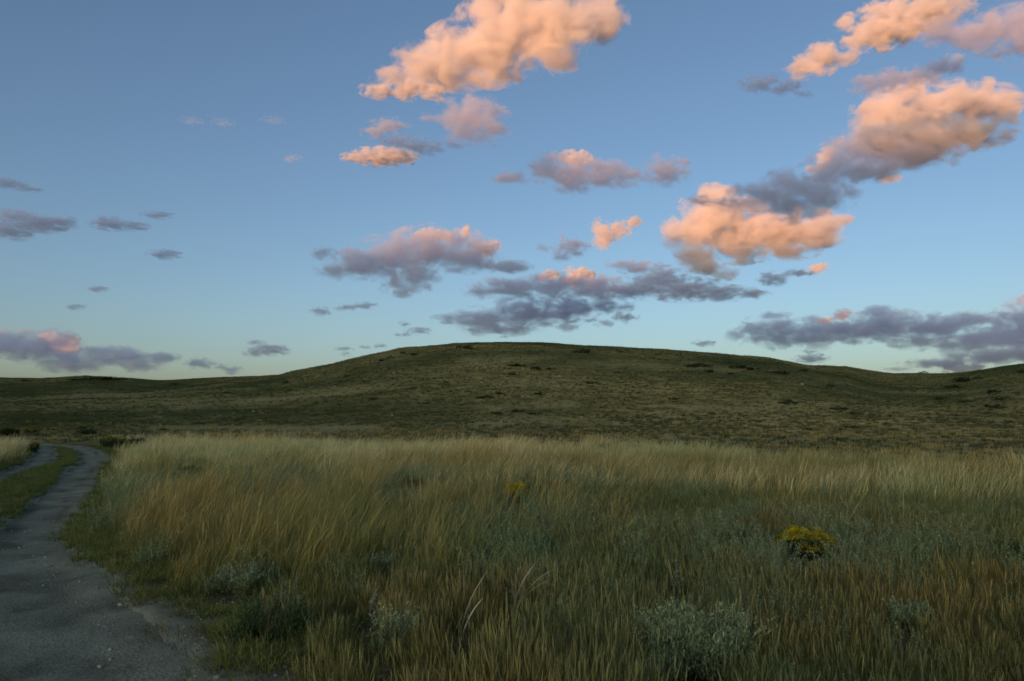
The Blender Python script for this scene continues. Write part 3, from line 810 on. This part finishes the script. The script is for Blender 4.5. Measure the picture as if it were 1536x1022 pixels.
stalk('woolly_stalk', 'thin pale woolly stalk in the rusty grass above the sage sprays', 552, 935, 56, 44, .1, n=2, mat=S_MUL, wid=.014, leafy=16)

# shrubs on the hill: px, foot py, width, height in photograph pixels
hill_spots = [(872,530,24,7),(700,524,17,5),(688,523,8,4),(622,534,13,4),(604,531,8,3),(575,542,10,3),(585,537,7,3),(772,550,26,4),(803,555,14,5),(825,555,12,3),(768,563,12,3),(888,576,16,3),(728,598,22,5),(748,592,12,4),
  (807,592,14,3),(775,619,18,4),(745,622,16,4),(802,622,14,3),(1047,551,32,6),(1062,559,18,4),(1108,553,30,5),(1128,556,18,4),(1165,561,36,4),(1100,562,14,3),(1182,606,24,5),(1440,574,28,8),(1428,583,20,5),(1490,591,20,6),
  (1493,613,24,6),(1412,600,15,5),(1466,569,12,4),(1530,560,14,5),(1258,615,26,3),(1282,622,24,3),(1278,643,16,4),(1142,634,8,3),(1150,647,9,3),(1175,658,9,3),(1215,646,8,3),(1262,646,10,3),(1300,654,9,3),
  (1332,638,9,3),(1342,646,8,3),(1366,668,12,4),(1420,657,9,3),(1480,663,12,4),(1514,634,9,3),(1360,545,10,3),(1385,560,10,3),(152,570,50,4),(118,571,24,3),(40,573,14,3),(262,578,10,3),(430,575,9,3),(435,586,9,2),
  (340,590,12,2),(520,566,8,3),(548,574,10,2),(560,600,12,3),(475,606,10,2),(640,606,8,2),(668,575,9,2),(925,560,10,2),(960,590,12,2),(1010,600,12,3),(905,612,10,2),(850,634,12,3),(925,648,9,3),(952,640,10,2),
  (1020,648,10,3),(1060,655,8,3),(76,646,8,3),(124,643,8,3),(133,647,8,3),(60,615,12,2),(245,646,8,3),(300,636,10,2),(1505,600,16,4),(1450,604,14,4),(1205,557,14,3),(1245,580,10,3),(985,533,12,2),(930,528,9,2)]
hill_meshes = []
for i in range(6):
    rg = np.random.default_rng(60 + i)
    A = bush_leaves(rg, 420, 1, .9, 1.0, (.26, .10), bias=.6)
    B = twigs(rg, 12, 1, .8, .05)
    hill_meshes.append(plant_mesh('hill_shrub', join([A]), S_DARK))
def where_word(px, py, w_):
    side = 'far left' if px < 250 else 'left' if px < 560 else 'middle' if px < 960 else 'right' if px < 1300 else 'far right'
    return side
NEAR_BY = {0:'large dark oval shrub on the hilltop right of the summit', 1:'dark shrub on the skyline left of the summit', 18:'wide dark shrub patch high on the right shoulder of the hill', 22:'long low shrub patch on the far right slope of the main hill',
  24:'dark shrub on the low mound at the foot of the hill, right', 25:'big dark thicket on the far right hill below the skyline', 28:'dark thicket in the gully at the far right', 49:'long dark strip of scrub on the left skyline',
  12:'dark shrub below the white rocks on the middle of the hill', 7:'flat wide shrub near the top of the middle slope', 20:'flat shrub patch right of the wide dark patch on the shoulder'}
for i, (px, py, w_, h_) in enumerate(hill_spots):
    o = link('hill_shrub', hill_meshes[i % 6], None, None, smooth=False)
    x, y, z = on_ground(px, py, 20)
    u = y / F
    o.location = (x, y, z - .1 * h_ * u); o.scale = (w_ * u * .64, w_ * u * .4 + .4, h_ * u * 1.3); o.rotation_euler = (0, 0, rng.uniform(-.4, .4))
    if i in NEAR_BY: lb = NEAR_BY[i]; gp_ = 'dark shrubs on the hill'
    else:
        side = where_word(px, py, w_)
        if py > 625: lb = 'low dark shrub dotting the brown flat at the %s foot of the hill' % side
        elif py > 572: lb = 'small dark shrub on the lower %s slope of the hills' % side
        else: lb = 'small dark shrub on the upper %s slope of the hills' % side
        gp_ = lb.replace('low dark shrub', 'low dark shrubs').replace('small dark shrub', 'small dark shrubs')
    tag(o, lb, 'shrub', gp_)

# dark bushes behind the straw bank at the far left
for px, py, w_, h_, lb in ((6, 656, 16, 14, 'darkest bush at the left edge behind the straw bank'), (20, 655, 14, 11, 'black-green bush second from the left edge behind the straw bank'), (132, 652, 22, 7, 'low dark bush above the far end of the track')):
    sagebrush(lb, px, py, w_, h_, int(px + 100), n=1200, mat=S_DARK, name='dark_bush', group='dark bushes beyond the track')

# pale rocks on the hill
def rock_mat():
    m, nt, N, out = nodes('pale_limestone')
    tc = N('ShaderNodeTexCoord'); n = N('ShaderNodeTexNoise', i_Scale=3, i_Detail=5); nt.links.new(tc.outputs['Object'], n.inputs['Vector'])
    c = rgb(m, N, nt, n.outputs[0], [(.3, (.38, .36, .31)), (.7, (.62, .60, .54))])
    b = N('ShaderNodeBsdfDiffuse'); nt.links.new(c, b.inputs[0]); nt.links.new(b.outputs[0], out.inputs[0]); return m
RM = rock_mat(); rock_meshes = []
for i in range(4):
    rg = np.random.default_rng(80 + i); V, Fq = ico(2)
    k = 1 + .22 * (fbm(V[:, 0] * 1.7 + i, V[:, 1] * 1.7 + V[:, 2] * 2.1, 9, 2) - .5)[:, None] * 2
    me = mesh_np('rock', V * k * np.array([1, .8, .62]), Fq); me.materials.append(RM); rock_meshes.append(me)
rock_spots = [(722,574,3.2),(741,589,3.4),(745,580,2.2),(768,583,2.4),(783,553,2.6),(783,595,2.4),(792,595,2.2),(838,565,3.0),(829,569,2.2),(1203,577,3.6),(588,623,3.0),(380,618,4.0),(752,633,2.6),(872,626,2.6),(590,560,2.0),(758,558,2.2),(731,579,2.0),(820,600,2.0),(1056,585,2),(640,640,2.2)]
rock_lb = {9:'lone white rock on the right slope of the hill', 11:'lone white rock low on the left slope', 10:'white rock low on the slope left of the stony patch'}
for i, (px, py, s_) in enumerate(rock_spots):
    o = link('rock', rock_meshes[i % 4], None, None, smooth=False)
    x, y, z = on_ground(px, py, 20); r_ = s_ * y / F * .5
    o.location = (x, y, z + r_ * .25); o.scale = (r_, r_, r_); o.rotation_euler = (0, 0, i * 1.3)
    tag(o, rock_lb.get(i, 'small white rock on the stony patch in the middle of the hillside'), 'rock', 'white rocks on the hillside' if i in rock_lb else 'small white rocks on the stony patch')
def tall_p(x, y):
    """where the tall cured grass stands: a leaning stand left of centre, a fringe by the track, the back of the field"""
    d = np.hypot(x, y); n1 = fbm(x / 1.3, y / 2.0, 99, 3)
    stand = sstep(3.4, 1.4, np.hypot((x + 1.5) / 1.0, (y - 10.5) / 1.15)) 
    fringe = sstep(-1.8, -3.2, x) * sstep(6.5, 8, d)
    back = sstep(13, 22, d + (n1 - .5) * 10)
    bank = (rut_d(x, y, RUT_L) < rut_d(x, y, RUT_R)) * 1.0
    back = np.maximum(back, bank)
    odd = .10 * sstep(6, 9, d) * sstep(.45, .6, n1)
    return np.clip(np.maximum(np.maximum(stand * .85, fringe * .75 * sstep(.3, .5, n1)), np.maximum(back * .8, odd)), 0, 1)
x, y = sample(11000, 5.5, 22, p=1.8)
r = verge(x, y); d = np.hypot(x, y); gp = green_patch(x, y)
keep = (r > .35) & (rng.uniform(0, 1, len(x)) < tall_p(x, y)) & clear_of(x, y, 2.6) & (rng.uniform(0, 1, len(x)) < sstep(.25, 1.1, r))
x, y = x[keep], y[keep]; hh = .50 + .85 * fbm(x / 1.1, y / 1.4, 141, 3)
hh = hh * (.6 + .4 * sstep(.3, 1.6, verge(x, y)))
P_, R_, S_ = place(x, y, 1.0); S_ *= hh[:, None]
lean = .16 * sstep(4, -4, x)
R_[:, 1] += lean + (fbm(x / 1.2, y / 1.2, 145, 2) - .5) * .7; R_[:, 2] += (fbm(x / 2, y / 2, 146, 2) - .5) * 2.4
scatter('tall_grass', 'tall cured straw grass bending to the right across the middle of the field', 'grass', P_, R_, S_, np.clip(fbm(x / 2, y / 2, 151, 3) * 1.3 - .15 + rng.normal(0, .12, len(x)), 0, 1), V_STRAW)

x, y = sample(32000, 14, 52, amin=-44, amax=44, p=1.6)
r = verge(x, y)
keep = (r > .3) & (np.hypot(x, y) < field_edge(x, y)) & (rng.uniform(0, 1, len(x)) < sstep(0, 9, field_edge(x, y) - np.hypot(x, y)) * .85 + .15) & (rng.uniform(0, 1, len(x)) < sstep(.2, .8, r)) & clear_of(x, y, 2.5) & (rng.uniform(0, 1, len(x)) < .3 + .7 * sstep(.38, .55, fbm(x / 3, y / 4, 161, 3)) * sstep(14, 26, np.hypot(x, y)))
x, y = x[keep], y[keep]
P_, R_, S_ = place(x, y, 1.0); S_ *= (.50 + .9 * fbm(x / 2.2, y / 2.6, 171, 3))[:, None]
R_[:, 1] += .08 * sstep(8, -8, x)
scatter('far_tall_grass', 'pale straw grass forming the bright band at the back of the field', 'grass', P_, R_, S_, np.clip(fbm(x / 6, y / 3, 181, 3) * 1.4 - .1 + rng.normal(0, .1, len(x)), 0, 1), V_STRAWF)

# --- green grass between
x, y = sample(17000, 3.0, 26, p=1.5)
r = verge(x, y); gp = green_patch(x, y)
keep = (r > .22) & (rng.uniform(0, 1, len(x)) < (.5 + .5 * sstep(.42, .58, gp)) * (.45 + .55 * sstep(6, 9, np.hypot(x, y)))) & clear_of(x, y, 1.1, .55) & (rng.uniform(0, 1, len(x)) < sstep(.1, .9, r))
x, y = x[keep], y[keep]
P_, R_, S_ = place(x, y, 1.0)
S_ *= (.5 + .5 * sstep(.1, 1.2, verge(x, y)))[:, None] * (.5 + .35 * sstep(4, 12, np.hypot(x, y)))[:, None]
scatter('green_grass', 'dull green grass growing low between the straw stems', 'grass', P_, R_, S_, np.clip(fbm(x, y, 191, 3) * 1.4 - .2, 0, 1), V_GREEN)

# --- short rusty grass in the foreground
x, y = sample(23000, 2.6, 19, p=1.45)
r = verge(x, y); gp = green_patch(x, y)
keep = (r > .3) & clear_of(x, y, 1.1, .55) & (rng.uniform(0, 1, len(x)) < (.4 + .6 * sstep(.62, .42, gp)) * sstep(19, 8, np.hypot(x, y)) * sstep(-2.6, -.8, x + .25 * (y - 6))) & (rng.uniform(0, 1, len(x)) < sstep(.2, 1.2, r))
x, y = x[keep], y[keep]
P_, R_, S_ = place(x, y, 1.0, yaw=3)
S_ *= (.6 + .6 * fbm(x / 1.5, y / 1.5, 201, 2))[:, None]
scatter('rusty_grass', 'short rusty brown grass with seed heads in the foreground', 'grass', P_, R_, S_, np.clip(fbm(x / 1.3, y / 1.3, 211, 3) * 1.6 - .3, 0, 1), V_BROWN)

# --- low grey-green sage among the grass
x, y = sample(26000, 2.8, 24, p=1.5)
r = verge(x, y); s_ = sage_patch(x, y)
keep = (r > .4) & clear_of(x, y, .8, .55) & (rng.uniform(0, 1, len(x)) < np.maximum(.07, sstep(.50, .60, s_ + .03 * sstep(6, 10, np.hypot(x, y)))))
x, y = x[keep], y[keep]
P_, R_, S_ = place(x, y, 1.0, .6, 1.25, yaw=3)
S_ *= (.75 + .45 * sstep(4, 9, np.hypot(x, y)))[:, None]
scatter('sage_sprigs', 'low grey-green sage sprigs mixed through the grass', 'sage', P_, R_, S_, rng.uniform(0, 1, len(x)), V_SAGE)

# --- short turf: between and beside the ruts
x, y = sample(42000, 2.2, 40, amin=-44, amax=10, p=1.3)
r = road_d(x, y)
keep = (r > .06) & (r < 1.7) & (rng.uniform(0, 1, len(x)) < .15 + .85 * sstep(.40, .60, fbm(x * 1.3, y * 1.3, 221, 3) + .3 * sstep(7, 10, np.hypot(x, y)))) & ((np.hypot(x, y) > 7.5) | (r > .25))
x, y = x[keep], y[keep]
P_, R_, S_ = place(x, y, 1.0, .45, 1.3, yaw=3)
scatter('short_grass', 'short green turf on the hump between the wheel ruts and along the verge', 'grass', P_, R_, S_, np.clip(rng.normal(.35, .25, len(x)), 0, 1), V_SHORT)

# --- hill and foot of the hill: sparse bunch grass
V_BUNCH = protos('bunch', 5, lambda rg: blades(26, .24, .4, .22, .022, .12, .4, rg, nseg=3, splay=.7), M_HBROWN)
V_BUNCHG = protos('bunch_green', 5, lambda rg: blades(26, .22, .4, .25, .024, .12, .4, rg, nseg=3, splay=.8), M_HGREEN)
V_BUNCHD = protos('bunch_dry', 4, lambda rg: blades(26, .26, .4, .22, .020, .12, .3, rg, head=.6, nseg=3, splay=.6), M_STRAW)
def hill_scatter(name, label, n, s, vs, seed, which, dmin=22, amin=-38, amax=38):
    x, y = sample(n, dmin, 310, amin=amin, amax=amax, p=1.25)
    dr = dry_f(x, y); br = brown_f(x, y)
    w_ = {'brown': (.25 + .75 * br) * (1 - dr), 'green': (1 - .8 * br) * (1 - dr), 'dry': np.maximum(dr * .55, .02)}[which]
    keep = (np.hypot(x, y) > field_edge(x, y) - 1) & (rng.uniform(0, 1, n) < w_ * (.35 + .65 * sstep(.4, .6, fbm(x / 7, y / 7, seed, 4)))) & (verge(x, y) > .3)
    x, y = x[keep], y[keep]
    P_, R_, S_ = place(x, y, s, .5, 1.5, yaw=3)
    scatter(name, label, 'grass', P_, R_, S_, np.clip(fbm(x / 15, y / 15, seed + 3, 3) * 1.5 - .4 + .45 * sstep(130, 60, np.hypot(x, y)) + rng.normal(0, .12, len(x)), 0, 1), vs)
hill_scatter('hill_grass', 'brownish bunch grass covering the hill and the flat at its foot', 70000, .8, V_BUNCH, 301, 'brown')
hill_scatter('green_hill_grass', 'dark green grass covering the hollows of the hill', 60000, .75, V_BUNCHG, 331, 'green')
hill_scatter('dry_hill_grass', 'thin pale swathes of cured grass on the spurs and foot of the hill', 90000, .75, V_BUNCHD, 361, 'dry')

# --- plant litter lying on the bare edge of the track
V_LIT = protos('litter', 3, lambda rg: blades(26, .07, .5, .13, .004, .0, .0, rg, nseg=2, splay=2.2), M_BROWN)
x, y = sample(9000, 2.2, 13, amin=-44, amax=6, p=1.2)
r = road_d(x, y)
keep = (r > -.12) & (r < 1.6) & (rng.uniform(0, 1, len(x)) < sstep(.42, .6, fbm(x * 2.2, y * 2.2, 401, 3)))
x, y = x[keep], y[keep]
P_, R_, S_ = place(x, y, 1.0, .5, 1.4, yaw=3)
scatter('plant_litter', 'dry brown plant litter strewn along the bare edge of the track', 'litter', P_, R_, S_, rng.uniform(0, 1, len(x)), V_LIT)

# --- pebbles on the track
def pebble(rg):
    V, Fq = ico(1); return V * np.array([1, rg.uniform(.7, 1), rg.uniform(.45, .7)]) * (1 + rg.normal(0, .12, (len(V), 1))), Fq, np.zeros(len(V)), np.full(len(V), .5)
M_PEB = plant_mat('pale_limestone_pebble', [(0, (.36, .33, .29)), (1, (.36, .33, .29))], [(0, (.5, .48, .45)), (1, (1.3, 1.3, 1.3))], transl=0)
V_PEB = protos('pebble', 4, pebble, M_PEB)
x, y = sample(16000, 2.2, 22, amin=-46, amax=2, p=1.2)
r = road_d(x, y)
keep = (r < 1.3) & (rng.uniform(0, 1, len(x)) < sstep(-.75, .1, r) * .8 + .08)
x, y = x[keep], y[keep]
P_, R_, S_ = place(x, y, 1, yaw=3); P_[:, 2] = np.maximum(P_[:, 2], height0(x, y) - .04) + .002
S_ = S_ * (.004 + .018 * rng.uniform(0, 1, (len(x), 1)) ** 4)
scatter('gravel', 'loose pale pebbles on the dirt track and its edge', 'gravel', P_, R_, S_, rng.uniform(0, 1, len(x)), V_PEB)
